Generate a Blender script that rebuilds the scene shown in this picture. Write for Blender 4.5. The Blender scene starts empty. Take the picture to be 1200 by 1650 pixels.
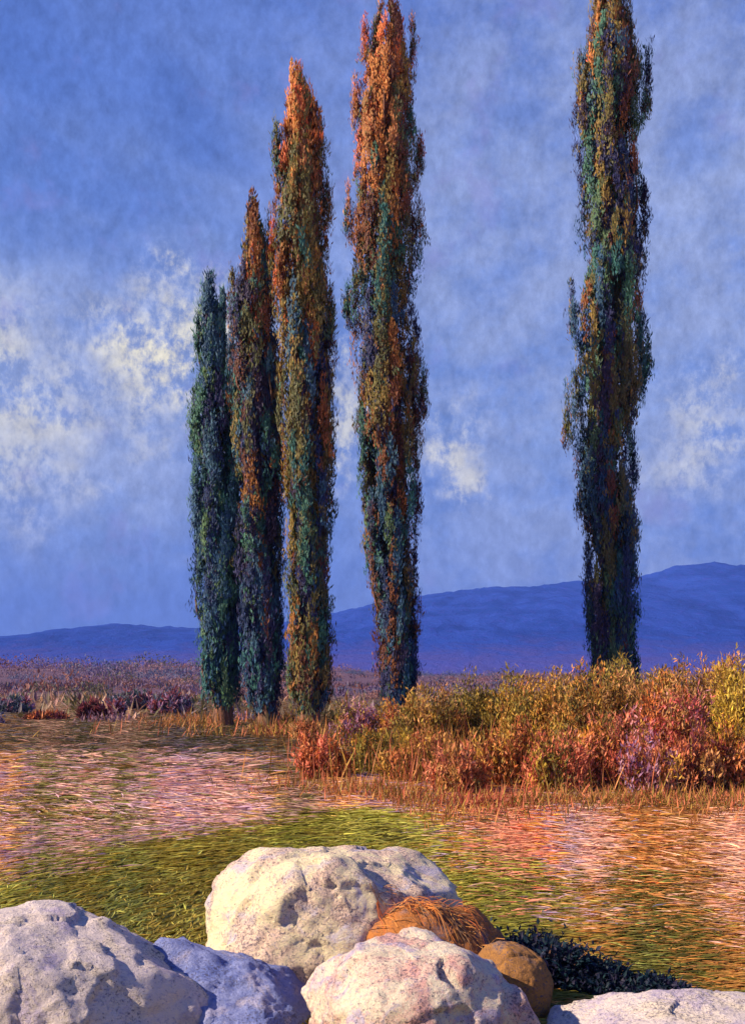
import bpy, bmesh, math, random
import numpy as np
from mathutils import Vector

random.seed(7)
rng = np.random.default_rng(11)
R = math.radians
scene = bpy.context.scene

# ------------------------------------------------------------------ camera
CAM_Z = 1.75
cam_d = bpy.data.cameras.new('camera')
cam_d.sensor_fit = 'VERTICAL'
cam_d.sensor_height = 36.0
cam_d.lens = 36.0
cam_d.shift_y = 260.0 / 1650.0
cam_d.clip_start = 0.05
cam_d.clip_end = 20000.0
cam = bpy.data.objects.new('camera', cam_d)
scene.collection.objects.link(cam)
cam.location = (0, 0, CAM_Z)
cam.rotation_euler = (R(90), 0, 0)
scene.camera = cam

# ------------------------------------------------------------------ light
SUN_DIR = Vector((-0.92, -0.26, 0.0)).normalized()      # horizontal direction towards the sun
SUN_EL = R(33)
SUN_ROT = math.atan2(SUN_DIR.x, SUN_DIR.y)
SKY_STRENGTH = 0.10
EXPOSURE = 1.0

sun_d = bpy.data.lights.new('sun', 'SUN')
sun_d.energy = 4.8
sun_d.angle = R(0.6)
sun_d.color = (1.0, 0.82, 0.60)
sun = bpy.data.objects.new('sun', sun_d)
scene.collection.objects.link(sun)
to_sun = Vector((SUN_DIR.x * math.cos(SUN_EL), SUN_DIR.y * math.cos(SUN_EL), math.sin(SUN_EL)))
sun.rotation_euler = to_sun.to_track_quat('Z', 'Y').to_euler()
sun.location = (-30, -12, 30)

vs = scene.view_settings
vs.view_transform = 'Standard'
vs.look = 'None'
vs.exposure = EXPOSURE
vs.gamma = 1.0
vs.use_curve_mapping = False
cy = scene.cycles
cy.max_bounces = 5
cy.diffuse_bounces = 3
cy.glossy_bounces = 2
cy.transmission_bounces = 3
cy.transparent_max_bounces = 8
cy.volume_bounces = 0


class NT:
    """small helper round a node tree"""
    def __init__(self, tree):
        self.t = tree
        self.t.nodes.clear()

    def n(self, kind, **kw):
        nd = self.t.nodes.new(kind)
        for k, v in kw.items():
            if k == 'inp':
                for a, b in v.items():
                    nd.inputs[a].default_value = b
            else:
                setattr(nd, k, v)
        return nd

    def l(self, a, b):
        self.t.links.new(a, b)

    def math(self, op, a, b=None, c=None, clamp=False):
        nd = self.n('ShaderNodeMath', operation=op, use_clamp=clamp)
        for i, v in enumerate((a, b, c)):
            if v is None:
                continue
            if isinstance(v, (int, float)):
                nd.inputs[i].default_value = v
            else:
                self.l(v, nd.inputs[i])
        return nd.outputs[0]

    def ss(self, v, lo, hi, a=0.0, b=1.0):
        nd = self.n('ShaderNodeMapRange', interpolation_type='SMOOTHSTEP')
        self.l(v, nd.inputs['Value'])
        nd.inputs['From Min'].default_value = lo
        nd.inputs['From Max'].default_value = hi
        nd.inputs['To Min'].default_value = a
        nd.inputs['To Max'].default_value = b
        return nd.outputs['Result']

    def mix(self, f, a, b, blend='MIX'):
        nd = self.n('ShaderNodeMix', data_type='RGBA', blend_type=blend)
        for key, v in ((0, f), (6, a), (7, b)):
            if isinstance(v, (int, float)):
                nd.inputs[key].default_value = v
            elif isinstance(v, tuple):
                nd.inputs[key].default_value = (v[0], v[1], v[2], 1.0)
            else:
                self.l(v, nd.inputs[key])
        return nd.outputs[2]

    def noise(self, vec, scale, detail=4.0, rough=0.55, dist=0.0):
        nd = self.n('ShaderNodeTexNoise', inp={'Scale': scale, 'Detail': detail, 'Roughness': rough, 'Distortion': dist})
        self.l(vec, nd.inputs['Vector'])
        return nd.outputs['Fac']

    def mapping(self, vec, scale=(1, 1, 1), rot=(0, 0, 0), loc=(0, 0, 0)):
        nd = self.n('ShaderNodeMapping')
        nd.inputs['Scale'].default_value = scale
        nd.inputs['Rotation'].default_value = rot
        nd.inputs['Location'].default_value = loc
        self.l(vec, nd.inputs['Vector'])
        return nd.outputs['Vector']


def lin(c):
    c = np.asarray(c, float) / 255.0
    return np.where(c <= 0.04045, c / 12.92, ((c + 0.055) / 1.055) ** 2.4)


def lc(r, g, b, k=1.0):
    v = lin((r, g, b)) * k
    return (float(v[0]), float(v[1]), float(v[2]))


# ------------------------------------------------------------------ sky
world = bpy.data.worlds.new('World')
scene.world = world
world.use_nodes = True
w = NT(world.node_tree)
w_out = w.n('ShaderNodeOutputWorld')
w_bg = w.n('ShaderNodeBackground', inp={'Strength': SKY_STRENGTH})
sky = w.n('ShaderNodeTexSky', sky_type='NISHITA', sun_disc=False, sun_elevation=SUN_EL, sun_rotation=SUN_ROT,
          altitude=600.0, air_density=1.0, dust_density=0.6, ozone_density=3.0)
tc = w.n('ShaderNodeTexCoord').outputs['Generated']
nrm = w.n('ShaderNodeVectorMath', operation='NORMALIZE')
w.l(tc, nrm.inputs[0])
dirv = nrm.outputs[0]
sep = w.n('ShaderNodeSeparateXYZ')
w.l(dirv, sep.inputs[0])
elev = sep.outputs['Z']
S = 1.0 / SKY_STRENGTH / (2 ** EXPOSURE)          # a picture colour in the units of the sky texture


def scol(r, g, b):
    return lc(r, g, b, S)


# thin violet-blue air over the clear sky
col = w.mix(0.86, sky.outputs['Color'], scol(94, 126, 206))
col = w.mix(w.ss(elev, 0.26, 0.04, 0, 0.85), col, scol(82, 114, 198))
deep = w.ss(elev, 0.22, 0.62)
col = w.mix(w.math('MULTIPLY', deep, 0.62), col, scol(72, 106, 194))
# broad veils of cloud
m1 = w.mapping(dirv, scale=(1.0, 1.0, 1.7), loc=(3.1, 0.4, 1.3))
big = w.noise(m1, 3.1, 5.0, 0.55, 0.3)
band = w.math('MULTIPLY', w.ss(elev, 0.06, 0.22), w.ss(elev, 0.56, 0.30))
veil = w.math('MULTIPLY', w.ss(big, 0.38, 0.66), w.math('ADD', w.math('MULTIPLY', band, 0.75), 0.15))
col = w.mix(w.math('MULTIPLY', veil, 0.85), col, scol(152, 172, 222))


def cdir(px, py):
    return Vector(((px - 600) / 1650.0, 1.0, (1085 - py) / 1650.0)).normalized()


wn = w.n('ShaderNodeTexNoise', inp={'Scale': 9.0, 'Detail': 5.0, 'Roughness': 0.65})
w.l(w.mapping(dirv, scale=(1, 1, 1.2), rot=(0, R(-30), 0)), wn.inputs['Vector'])
wsub = w.n('ShaderNodeVectorMath', operation='SUBTRACT')
w.l(wn.outputs['Color'], wsub.inputs[0])
wsub.inputs[1].default_value = (0.5, 0.5, 0.5)
wsc = w.n('ShaderNodeVectorMath', operation='SCALE')
w.l(wsub.outputs[0], wsc.inputs[0])
wsc.inputs['Scale'].default_value = 0.22
wadd = w.n('ShaderNodeVectorMath', operation='ADD')
w.l(dirv, wadd.inputs[0])
w.l(wsc.outputs[0], wadd.inputs[1])
warped = wadd.outputs[0]


def blob(px, py, rad, sx=1.0, sz=1.0):
    c = cdir(px, py)
    sub = w.n('ShaderNodeVectorMath', operation='SUBTRACT')
    w.l(warped, sub.inputs[0])
    sub.inputs[1].default_value = c
    sc_ = w.n('ShaderNodeVectorMath', operation='MULTIPLY')
    w.l(sub.outputs[0], sc_.inputs[0])
    sc_.inputs[1].default_value = (sx, 1, sz)
    ln = w.n('ShaderNodeVectorMath', operation='LENGTH')
    w.l(sc_.outputs[0], ln.inputs[0])
    return w.ss(ln.outputs['Value'], rad, rad * 0.15)


m2 = w.mapping(dirv, scale=(1.0, 1.0, 1.5), rot=(0, R(25), 0))
puff = w.noise(m2, 13.0, 6.0, 0.66, 0.0)
fine = w.noise(w.mapping(dirv, scale=(1, 1, 0.6), rot=(0, R(-48), 0)), 105.0, 4.0, 0.7, 0.1)
# grey-lilac body of the low cloud bank on the left, then lit cream heads
b1 = w.math('MAXIMUM', blob(110, 670, 0.23, 0.7, 1.1), w.math('MULTIPLY', blob(800, 640, 0.20, 0.7, 1.0), 0.75))
b1 = w.math('MAXIMUM', b1, w.math('MULTIPLY', blob(1060, 480, 0.42, 0.9, 0.6), 0.95))
body = w.math('MULTIPLY', b1, w.ss(puff, 0.30, 0.62))
col = w.mix(w.math('MULTIPLY', body, 0.72), col, scol(160, 174, 216))
b2 = w.math('MAXIMUM', blob(288, 585, 0.108, 0.95, 1.15), w.math('MULTIPLY', blob(722, 716, 0.062, 1.3, 0.9), 0.65))
b2 = w.math('MAXIMUM', b2, w.math('MULTIPLY', blob(15, 640, 0.11, 1.3, 0.8), 0.6))
b2 = w.math('MAXIMUM', b2, w.math('MULTIPLY', blob(548, 620, 0.085, 2.0, 0.6), 0.7))
b2 = w.math('MAXIMUM', b2, w.math('MULTIPLY', blob(1135, 715, 0.07, 1.4, 0.8), 0.4))
heads = w.math('MULTIPLY', b2, w.ss(w.math('ADD', w.math('MULTIPLY', puff, 0.6), w.math('MULTIPLY', fine, 0.4)), 0.42, 0.57))
# the same lit heads turn up in the rest of the bank all round the horizon
far_heads = w.math('MULTIPLY', w.ss(big, 0.66, 0.80), band)
heads = w.math('MAXIMUM', heads, w.math('MULTIPLY', far_heads, 0.6))
col = w.mix(w.math('MULTIPLY', heads, 0.9), col, scol(242, 234, 206))
# mottle of fine cirrus
mott = w.math('SUBTRACT', fine, 0.5)
mid = w.math('SUBTRACT', w.noise(w.mapping(dirv, rot=(0, R(-48), 0), scale=(1, 1, 0.6)), 36.0, 5.0, 0.62, 0.1), 0.5)
mul = w.math('ADD', 1.0, w.math('ADD', w.math('MULTIPLY', mott, 0.85), w.math('MULTIPLY', mid, 0.55)))
vm = w.n('ShaderNodeVectorMath', operation='SCALE')
w.l(col, vm.inputs[0])
w.l(mul, vm.inputs['Scale'])
lil = w.math('MULTIPLY', w.ss(w.noise(dirv, 17.0, 5.0, 0.6), 0.55, 0.72), 0.35)
col = w.mix(lil, vm.outputs[0], scol(140, 135, 205))
w.l(col, w_bg.inputs['Color'])
w.l(w_bg.outputs[0], w_out.inputs['Surface'])


# ------------------------------------------------------------------ numpy noise
def _hash(ix, iy, iz, seed):
    h = (ix.astype(np.int64) * 374761393 + iy.astype(np.int64) * 668265263 + iz.astype(np.int64) * 2147483647 + seed * 1274126177) & 0xffffffff
    h = ((h ^ (h >> 13)) * 1274126177) & 0xffffffff
    h = (h ^ (h >> 16)) & 0xffffffff
    return h / 4294967295.0


def vnoise(x, y, z=None, seed=0):
    x = np.asarray(x, float)
    y = np.asarray(y, float)
    z = np.zeros_like(x) if z is None else np.asarray(z, float)
    ix, iy, iz = np.floor(x), np.floor(y), np.floor(z)
    fx, fy, fz = x - ix, y - iy, z - iz
    fx, fy, fz = [f * f * f * (f * (f * 6 - 15) + 10) for f in (fx, fy, fz)]
    out = 0
    for dx in (0, 1):
        for dy in (0, 1):
            for dz in (0, 1):
                wgt = (fx if dx else 1 - fx) * (fy if dy else 1 - fy) * (fz if dz else 1 - fz)
                out = out + wgt * _hash(ix + dx, iy + dy, iz + dz, seed)
    return out


def fbm(x, y, z=None, octv=4, seed=0, gain=0.5):
    a, s, tot = 1.0, 0.0, 0.0
    f = 1.0
    for o in range(octv):
        s = s + a * vnoise(np.asarray(x) * f, np.asarray(y) * f, None if z is None else np.asarray(z) * f, seed + o * 17)
        tot += a
        a *= gain
        f *= 2.03
    return s / tot


def sstep(v, lo, hi):
    t = np.clip((np.asarray(v, float) - lo) / (hi - lo), 0, 1)
    return t * t * (3 - 2 * t)


# ------------------------------------------------------------------ mesh helpers
COL = scene.collection


def tag(o, label=None, cat=None, group=None, kind=None):
    if label:
        o['label'] = label
    if cat:
        o['category'] = cat
    if group:
        o['group'] = group
    if kind:
        o['kind'] = kind
    return o


def empty(name, loc):
    o = bpy.data.objects.new(name, None)
    o.location = loc
    o.empty_display_size = 0.2
    COL.objects.link(o)
    return o


def mesh_obj(name, verts, faces, mat, parent=None, colors=None, smooth=False, loc=None):
    """faces: (n,k) int array; colors: (nverts,3) linear"""
    me = bpy.data.meshes.new(name)
    verts = np.asarray(verts, np.float32)
    faces = np.asarray(faces, np.int32)
    n, k = faces.shape
    me.vertices.add(len(verts))
    me.vertices.foreach_set('co', verts.ravel())
    me.loops.add(n * k)
    me.loops.foreach_set('vertex_index', faces.ravel())
    me.polygons.add(n)
    me.polygons.foreach_set('loop_start', np.arange(0, n * k, k, dtype=np.int32))
    me.polygons.foreach_set('loop_total', np.full(n, k, np.int32))
    me.polygons.foreach_set('use_smooth', np.full(n, smooth, bool))
    if colors is not None:
        at = me.attributes.new('tint', 'FLOAT_COLOR', 'POINT')
        c4 = np.ones((len(verts), 4), np.float32)
        c4[:, :3] = colors
        at.data.foreach_set('color', c4.ravel())
    me.update(calc_edges=True)
    me.validate()
    me.materials.append(mat)
    o = bpy.data.objects.new(name, me)
    COL.objects.link(o)
    if parent:
        o.parent = parent
    if loc is not None:
        o.location = loc
    return o


def tubes(paths, k=7):
    """paths: list of (points (n,3), radii (n)); one vertex/face array for all"""
    V, F, base = [], [], 0
    for pts, rad in paths:
        pts = np.asarray(pts, float)
        n = len(pts)
        tang = np.gradient(pts, axis=0)
        tang /= np.linalg.norm(tang, axis=1)[:, None] + 1e-9
        up = np.array([0.3, 1.0, 0.1])
        a = np.cross(tang, up)
        a /= np.linalg.norm(a, axis=1)[:, None] + 1e-9
        b = np.cross(tang, a)
        ang = np.arange(k) * 2 * math.pi / k
        ring = (a[:, None, :] * np.cos(ang)[None, :, None] + b[:, None, :] * np.sin(ang)[None, :, None]) * np.asarray(rad)[:, None, None] + pts[:, None, :]
        V.append(ring.reshape(-1, 3))
        i = np.arange(n - 1)[:, None] * k
        j = np.arange(k)[None, :]
        j2 = (j + 1) % k
        f = np.stack([i + j, i + j2, i + k + j2, i + k + j], -1).reshape(-1, 4) + base
        F.append(f)
        base += n * k
    return np.concatenate(V), np.concatenate(F)


def leaf_quads(pos, axis, nrm_, length, width):
    """diamond leaves; arrays (n,3),(n,3),(n,3),(n),(n)"""
    axis = axis / (np.linalg.norm(axis, axis=1)[:, None] + 1e-9)
    side = np.cross(axis, nrm_)
    side /= np.linalg.norm(side, axis=1)[:, None] + 1e-9
    up = np.cross(side, axis)
    L = length[:, None]
    W = width[:, None]
    v0 = pos
    v1 = pos + axis * L * 0.45 + side * W * 0.5 + up * W * 0.12
    v2 = pos + axis * L
    v3 = pos + axis * L * 0.45 - side * W * 0.5 + up * W * 0.12
    V = np.stack([v0, v1, v2, v3], 1).reshape(-1, 3)
    n = len(pos)
    F = (np.arange(n)[:, None] * 4 + np.array([[0, 1, 2, 3]]))
    return V, F


# ------------------------------------------------------------------ materials
def new_mat(name):
    m = bpy.data.materials.new(name)
    m.use_nodes = True
    return m, NT(m.node_tree)


def leaf_material(name, transl=0.25, gain=1.0):
    m, t = new_mat(name)
    out = t.n('ShaderNodeOutputMaterial')
    at = t.n('ShaderNodeAttribute', attribute_name='tint')
    geo = t.n('ShaderNodeNewGeometry')
    nz = t.noise(geo.outputs['Position'], 9.0, 3.0, 0.6)
    c = t.mix(1.0, at.outputs['Color'], t.n('ShaderNodeCombineColor').outputs[0], 'MULTIPLY')
    cc = c.node.inputs[7].links[0].from_node
    v = t.math('MULTIPLY', t.ss(nz, 0.25, 0.75, 0.75, 1.25), gain)
    for i in range(3):
        t.l(v, cc.inputs[i])
    bs = t.n('ShaderNodeBsdfPrincipled', inp={'Roughness': 0.62, 'Specular IOR Level': 0.25})
    t.l(c, bs.inputs['Base Color'])
    tr = t.n('ShaderNodeBsdfTranslucent')
    t.l(c, tr.inputs['Color'])
    mx = t.n('ShaderNodeMixShader', inp={0: transl})
    t.l(bs.outputs[0], mx.inputs[1])
    t.l(tr.outputs[0], mx.inputs[2])
    t.l(mx.outputs[0], out.inputs['Surface'])
    return m


M_LEAF = leaf_material('poplar_leaf', 0.22)
M_SHRUB = leaf_material('shrub_leaf', 0.25)
M_GRASS = leaf_material('grass_blade', 0.18)


def bark_material():
    m, t = new_mat('bark')
    out = t.n('ShaderNodeOutputMaterial')
    geo = t.n('ShaderNodeNewGeometry')
    mp = t.mapping(geo.outputs['Position'], scale=(6, 6, 0.9))
    nz = t.noise(mp, 2.2, 6.0, 0.65, 0.6)
    c = t.mix(t.ss(nz, 0.35, 0.65), lc(62, 45, 40), lc(150, 105, 85))
    c = t.mix(t.ss(t.noise(geo.outputs['Position'], 1.3, 3.0), 0.5, 0.7, 0, 0.6), c, lc(105, 100, 70))
    bs = t.n('ShaderNodeBsdfPrincipled', inp={'Roughness': 0.85, 'Specular IOR Level': 0.2})
    t.l(c, bs.inputs['Base Color'])
    bp = t.n('ShaderNodeBump', inp={'Strength': 0.8, 'Distance': 0.05})
    t.l(nz, bp.inputs['Height'])
    t.l(bp.outputs[0], bs.inputs['Normal'])
    t.l(bs.outputs[0], out.inputs['Surface'])
    return m


M_BARK = bark_material()


def rock_material(name, base, second, third, speck, rough_scale=1.0, seed=0.0):
    m, t = new_mat(name)
    out = t.n('ShaderNodeOutputMaterial')
    geo = t.n('ShaderNodeNewGeometry')
    p = t.mapping(geo.outputs['Position'], loc=(seed, seed * 0.7, 1.3))
    pa = t.noise(p, 3.2, 5.0, 0.6, 0.7)
    pb = t.noise(t.mapping(p, loc=(7, 2, 5)), 4.6, 5.0, 0.6, 0.9)
    dab = t.noise(t.mapping(p, scale=(1, 1, 1.6), rot=(0, R(25), 0)), 34.0 * rough_scale, 5.0, 0.75, 0.3)
    grit = t.noise(p, 70.0 * rough_scale, 5.0, 0.8, 0.2)
    c = t.mix(t.ss(pa, 0.46, 0.62), base, second)
    c = t.mix(t.ss(pb, 0.52, 0.66), c, third)
    c = t.mix(t.ss(dab, 0.52, 0.64, 0, 0.65), c, speck)
    c = t.mix(t.ss(dab, 0.44, 0.32, 0, 0.45), c, tuple(min(0.88, x * 1.25) for x in base))
    # pits filled with dark lichen
    pit = t.ss(t.math('MULTIPLY', grit, t.ss(pa, 0.25, 0.7, 0.85, 1.12)), 0.53, 0.62, 0, 0.85)
    c = t.mix(pit, c, lc(84, 78, 96))
    c = t.mix(t.ss(t.noise(t.mapping(p, loc=(3, 9, 1)), 48.0, 5.0, 0.8), 0.50, 0.62, 0, 0.55), c, second)
    bs = t.n('ShaderNodeBsdfPrincipled', inp={'Roughness': 0.9, 'Specular IOR Level': 0.15})
    t.l(c, bs.inputs['Base Color'])
    h = t.math('ADD', t.math('MULTIPLY', dab, 0.65), t.math('MULTIPLY', grit, 0.35))
    bp = t.n('ShaderNodeBump', inp={'Strength': 1.0, 'Distance': 0.03})
    t.l(h, bp.inputs['Height'])
    t.l(bp.outputs[0], bs.inputs['Normal'])
    t.l(bs.outputs[0], out.inputs['Surface'])
    return m


# ------------------------------------------------------------------ terrain
def gz(x, y):
    """ground height"""
    x = np.asarray(x, float)
    y = np.asarray(y, float)
    d = np.hypot(x, y)
    z = (fbm(x * 0.16 + 5, y * 0.16, octv=3, seed=3) - 0.5) * 0.16 * sstep(d, 3, 9)
    z = z + (fbm(x * 0.9, y * 0.9, octv=2, seed=9) - 0.5) * 0.05
    z = z + (fbm(x * 0.03, y * 0.03 + 9, octv=3, seed=5) - 0.5) * 0.5 * sstep(d, 18, 60)
    # low heath bank beyond the trees, a little higher on the left
    rise = sstep(y, 90, 330) * (3.0 - 2.2 * sstep(x, -50, 40)) * (0.8 + 0.45 * fbm(x * 0.012, y * 0.01, octv=3, seed=8))
    rise = rise * (1 - sstep(y, 380, 800))
    return z + rise


def PX(px, Y):
    return (px - 600) * Y / 1650.0


def PZ(py, Y):
    return CAM_Z + (1085 - py) * Y / 1650.0


def GY(py):
    return CAM_Z * 1650.0 / (py - 1085.0)


PAL = {
    'green': [(124, 120, 46), (104, 98, 30), (140, 134, 58), (112, 98, 34), (110, 108, 48), (136, 118, 48)],
    'path': [(122, 108, 60), (164, 130, 118), (202, 158, 136), (214, 164, 92), (184, 150, 164), (210, 166, 148), (132, 124, 66), (182, 146, 152), (118, 102, 92)],
    'field': [(206, 142, 112), (222, 140, 104), (206, 146, 62), (176, 146, 160), (200, 158, 140), (226, 174, 140), (160, 114, 58), (200, 136, 72), (164, 152, 178)],
    'rgreen': [(112, 106, 40), (96, 94, 36), (134, 116, 50), (152, 106, 50), (84, 78, 30), (122, 126, 60)],
    'midleft': [(122, 104, 84), (128, 94, 62), (104, 102, 74), (162, 124, 80), (112, 100, 104), (94, 86, 54), (176, 138, 116), (146, 122, 100), (112, 112, 66)],
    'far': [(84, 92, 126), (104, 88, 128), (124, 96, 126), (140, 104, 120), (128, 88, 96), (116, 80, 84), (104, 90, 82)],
    'olive': [(128, 120, 52), (150, 128, 56), (112, 104, 44), (176, 138, 70), (100, 92, 48)],
}
PAL = {k: np.array([lin(c) for c in v]) * 0.86 for k, v in PAL.items()}
PAL['green'] = PAL['green'] * 2.35
PAL['rgreen'] = PAL['rgreen'] * 1.85
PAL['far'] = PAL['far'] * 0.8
PAL['field'] = PAL['field'] * 1.42
PAL['path'] = PAL['path'] * 1.4
PAL['midleft'] = PAL['midleft'] * 1.2
ZN = list(PAL.keys())


def zone_weights(x, y):
    x = np.asarray(x, float)
    y = np.asarray(y, float)
    n1 = (fbm(x * 0.55, y * 0.55, octv=3, seed=31) - 0.5) * 2
    n2 = (fbm(x * 0.25 + 9, y * 0.5, octv=3, seed=41) - 0.5) * 2
    yy = y + n1 * 1.1
    lx = x / np.maximum(y, 0.5)              # bearing
    top = np.interp(lx, [-0.45, -0.36, -0.2, 0.0, 0.1, 0.3], [7.4, 8.4, 11.0, 12.8, 11.4, 8.5])
    W = {}
    left = 1 - sstep(x + n1 * 0.7, 0.2, 1.5)
    W['green'] = (1 - sstep(yy, top - 0.5, top + 0.7)) * left
    W['rgreen'] = (1 - sstep(yy, 7.2, 9.4)) * (1 - left) * (1 - 0.55 * sstep(x, 2.1, 2.7))
    nearfield = sstep(yy, top - 0.5, top + 0.7) * left + (1 - left) * np.maximum(sstep(yy, 7.2, 9.4), 0.55 * sstep(x, 2.1, 2.7))
    right = sstep(x + n2 * 1.5, -0.6, 1.8)
    mid = 1 - sstep(y + n2 * 3, 17, 24)
    W['field'] = nearfield * right * mid
    W['path'] = nearfield * (1 - right) * mid
    olv = sstep(n2, 0.05, 0.5) * sstep(y, 10, 12) * mid
    W['olive'] = olv * 0.9
    far = sstep(y + n2 * 8, 55, 95)
    W['midleft'] = (1 - mid) * (1 - far)
    W['far'] = far
    A = np.stack([W[k] for k in ZN], -1) + 1e-5
    return A / A.sum(-1, keepdims=True)


def flow(x, y):
    """direction the grass lies in"""
    lx = x / np.maximum(y, 0.5)
    turn = (1 - sstep(y, 6.5, 12.5)) * (1 - sstep(x, -0.5, 1.2))
    a = R(6) + turn * R(62) + (fbm(x * 0.3, y * 0.3, octv=2, seed=77) - 0.5) * R(50)
    return np.where(x > 0.6, -R(4) + (a - R(6)), a)


def ground_color(x, y, r):
    """x,y arrays; r: generator for jitter or None for the mean"""
    W = zone_weights(x, y)
    if r is None:
        return sum(W[:, i:i + 1] * PAL[k].mean(0)[None, :] for i, k in enumerate(ZN))
    cum = W.cumsum(1)
    u = r.random(len(x))[:, None]
    zi = (u > cum).sum(1).clip(0, len(ZN) - 1)
    a = flow(x, y)
    s = x * np.cos(a) + y * np.sin(a)
    tt = -x * np.sin(a) + y * np.cos(a)
    # streaks: the palette index follows a noise drawn out along the lie of the grass
    sc = np.clip(9.0 / np.maximum(y, 5), 0.15, 1.6)
    st = fbm(x * 0.8 * sc + 3, y * 3.4 * sc, octv=3, seed=55)
    st = np.clip((st - 0.22) / 0.56, 0, 0.9999)
    st = np.clip(st + r.normal(0, 0.05, len(x)), 0, 0.9999)
    out = np.zeros((len(x), 3))
    for i, k in enumerate(ZN):
        m = zi == i
        p = PAL[k]
        out[m] = p[(st[m] * len(p)).astype(int)]
    out *= np.exp(r.normal(0, 0.08, (len(x), 1)))
    out *= np.exp(r.normal(0, 0.05, (len(x), 3)))
    return out


def ground_material():
    m, t = new_mat('meadow_ground')
    out = t.n('ShaderNodeOutputMaterial')
    at = t.n('ShaderNodeAttribute', attribute_name='tint')
    geo = t.n('ShaderNodeNewGeometry')
    mp = t.mapping(geo.outputs['Position'], scale=(0.8, 2.6, 1.0))
    nz = t.noise(mp, 3.0, 6.0, 0.65, 0.8)
    n3 = t.noise(mp, 14.0, 4.0, 0.65, 0.5)
    c = t.mix(t.ss(nz, 0.4, 0.65, 0, 0.6), at.outputs['Color'], (0.78, 0.7, 0.64), 'MULTIPLY')
    c = t.mix(t.ss(n3, 0.5, 0.7, 0, 0.6), c, (0.76, 0.72, 0.68), 'MULTIPLY')
    bs = t.n('ShaderNodeBsdfPrincipled', inp={'Roughness': 0.95, 'Specular IOR Level': 0.1})
    t.l(c, bs.inputs['Base Color'])
    bp = t.n('ShaderNodeBump', inp={'Strength': 0.7, 'Distance': 0.08})
    t.l(n3, bp.inputs['Height'])
    t.l(bp.outputs[0], bs.inputs['Normal'])
    t.l(bs.outputs[0], out.inputs['Surface'])
    return m


def build_ground():
    fine_a = np.linspace(R(45), R(135), 220)
    coarse = np.linspace(R(135), R(405), 90)[1:-1]
    ang = np.concatenate([fine_a, coarse])
    rad = np.concatenate([[0.4], np.geomspace(1.0, 4000, 190)])
    A, Rr = np.meshgrid(ang, rad)
    x = (Rr * np.cos(A)).ravel()
    y = (Rr * np.sin(A)).ravel()
    z = gz(x, y)
    na, nr = len(ang), len(rad)
    V = np.stack([x, y, z], -1)
    i = np.arange(nr - 1)[:, None] * na
    j = np.arange(na)[None, :]
    j2 = (j + 1) % na
    F = np.stack([i + j, i + na + j, i + na + j2, i + j2], -1).reshape(-1, 4)[:, ::-1]
    # close the hole under the camera
    V = np.concatenate([V, [[0, 0, 0]]])
    c = len(V) - 1
    hole = np.array([[c, (q + 1) % na, q, q] for q in range(na)])
    cols = ground_color(V[:, 0], V[:, 1], None)
    me_f = np.concatenate([F])
    o = mesh_obj('ground', V, me_f, ground_material(), colors=cols, smooth=True)
    return tag(o, 'autumn meadow ground of olive, pink and ochre grass', None, kind='structure')


build_ground()


def hills_material():
    m, t = new_mat('hill_haze_blue')
    out = t.n('ShaderNodeOutputMaterial')
    geo = t.n('ShaderNodeNewGeometry')
    mp = t.mapping(geo.outputs['Position'], scale=(1, 0.6, 2.2), rot=(0, R(14), 0))
    nz = t.noise(mp, 0.016, 6.0, 0.65, 0.9)
    n2 = t.noise(mp, 0.11, 5.0, 0.7, 0.5)
    c = t.mix(t.ss(nz, 0.38, 0.62), lc(24, 50, 124), lc(36, 62, 144))  # blue of distant haze painted into the wooded slopes
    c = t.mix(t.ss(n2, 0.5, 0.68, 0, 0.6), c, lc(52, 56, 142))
    # heather on the lower slopes
    zz_ = t.n('ShaderNodeSeparateXYZ')
    t.l(geo.outputs['Position'], zz_.inputs[0])
    hz_ = t.math('ADD', zz_.outputs['Z'], t.math('MULTIPLY', t.math('SUBTRACT', nz, 0.5), 90.0))
    c = t.mix(t.ss(hz_, 42.0, 4.0, 0, 0.5), c, lc(88, 76, 138))
    bs = t.n('ShaderNodeBsdfPrincipled', inp={'Roughness': 1.0, 'Specular IOR Level': 0.0})
    t.l(c, bs.inputs['Base Color'])
    bp = t.n('ShaderNodeBump', inp={'Strength': 0.6, 'Distance': 6.0})
    t.l(n2, bp.inputs['Height'])
    t.l(bp.outputs[0], bs.inputs['Normal'])
    t.l(bs.outputs[0], out.inputs['Surface'])
    return m


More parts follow.
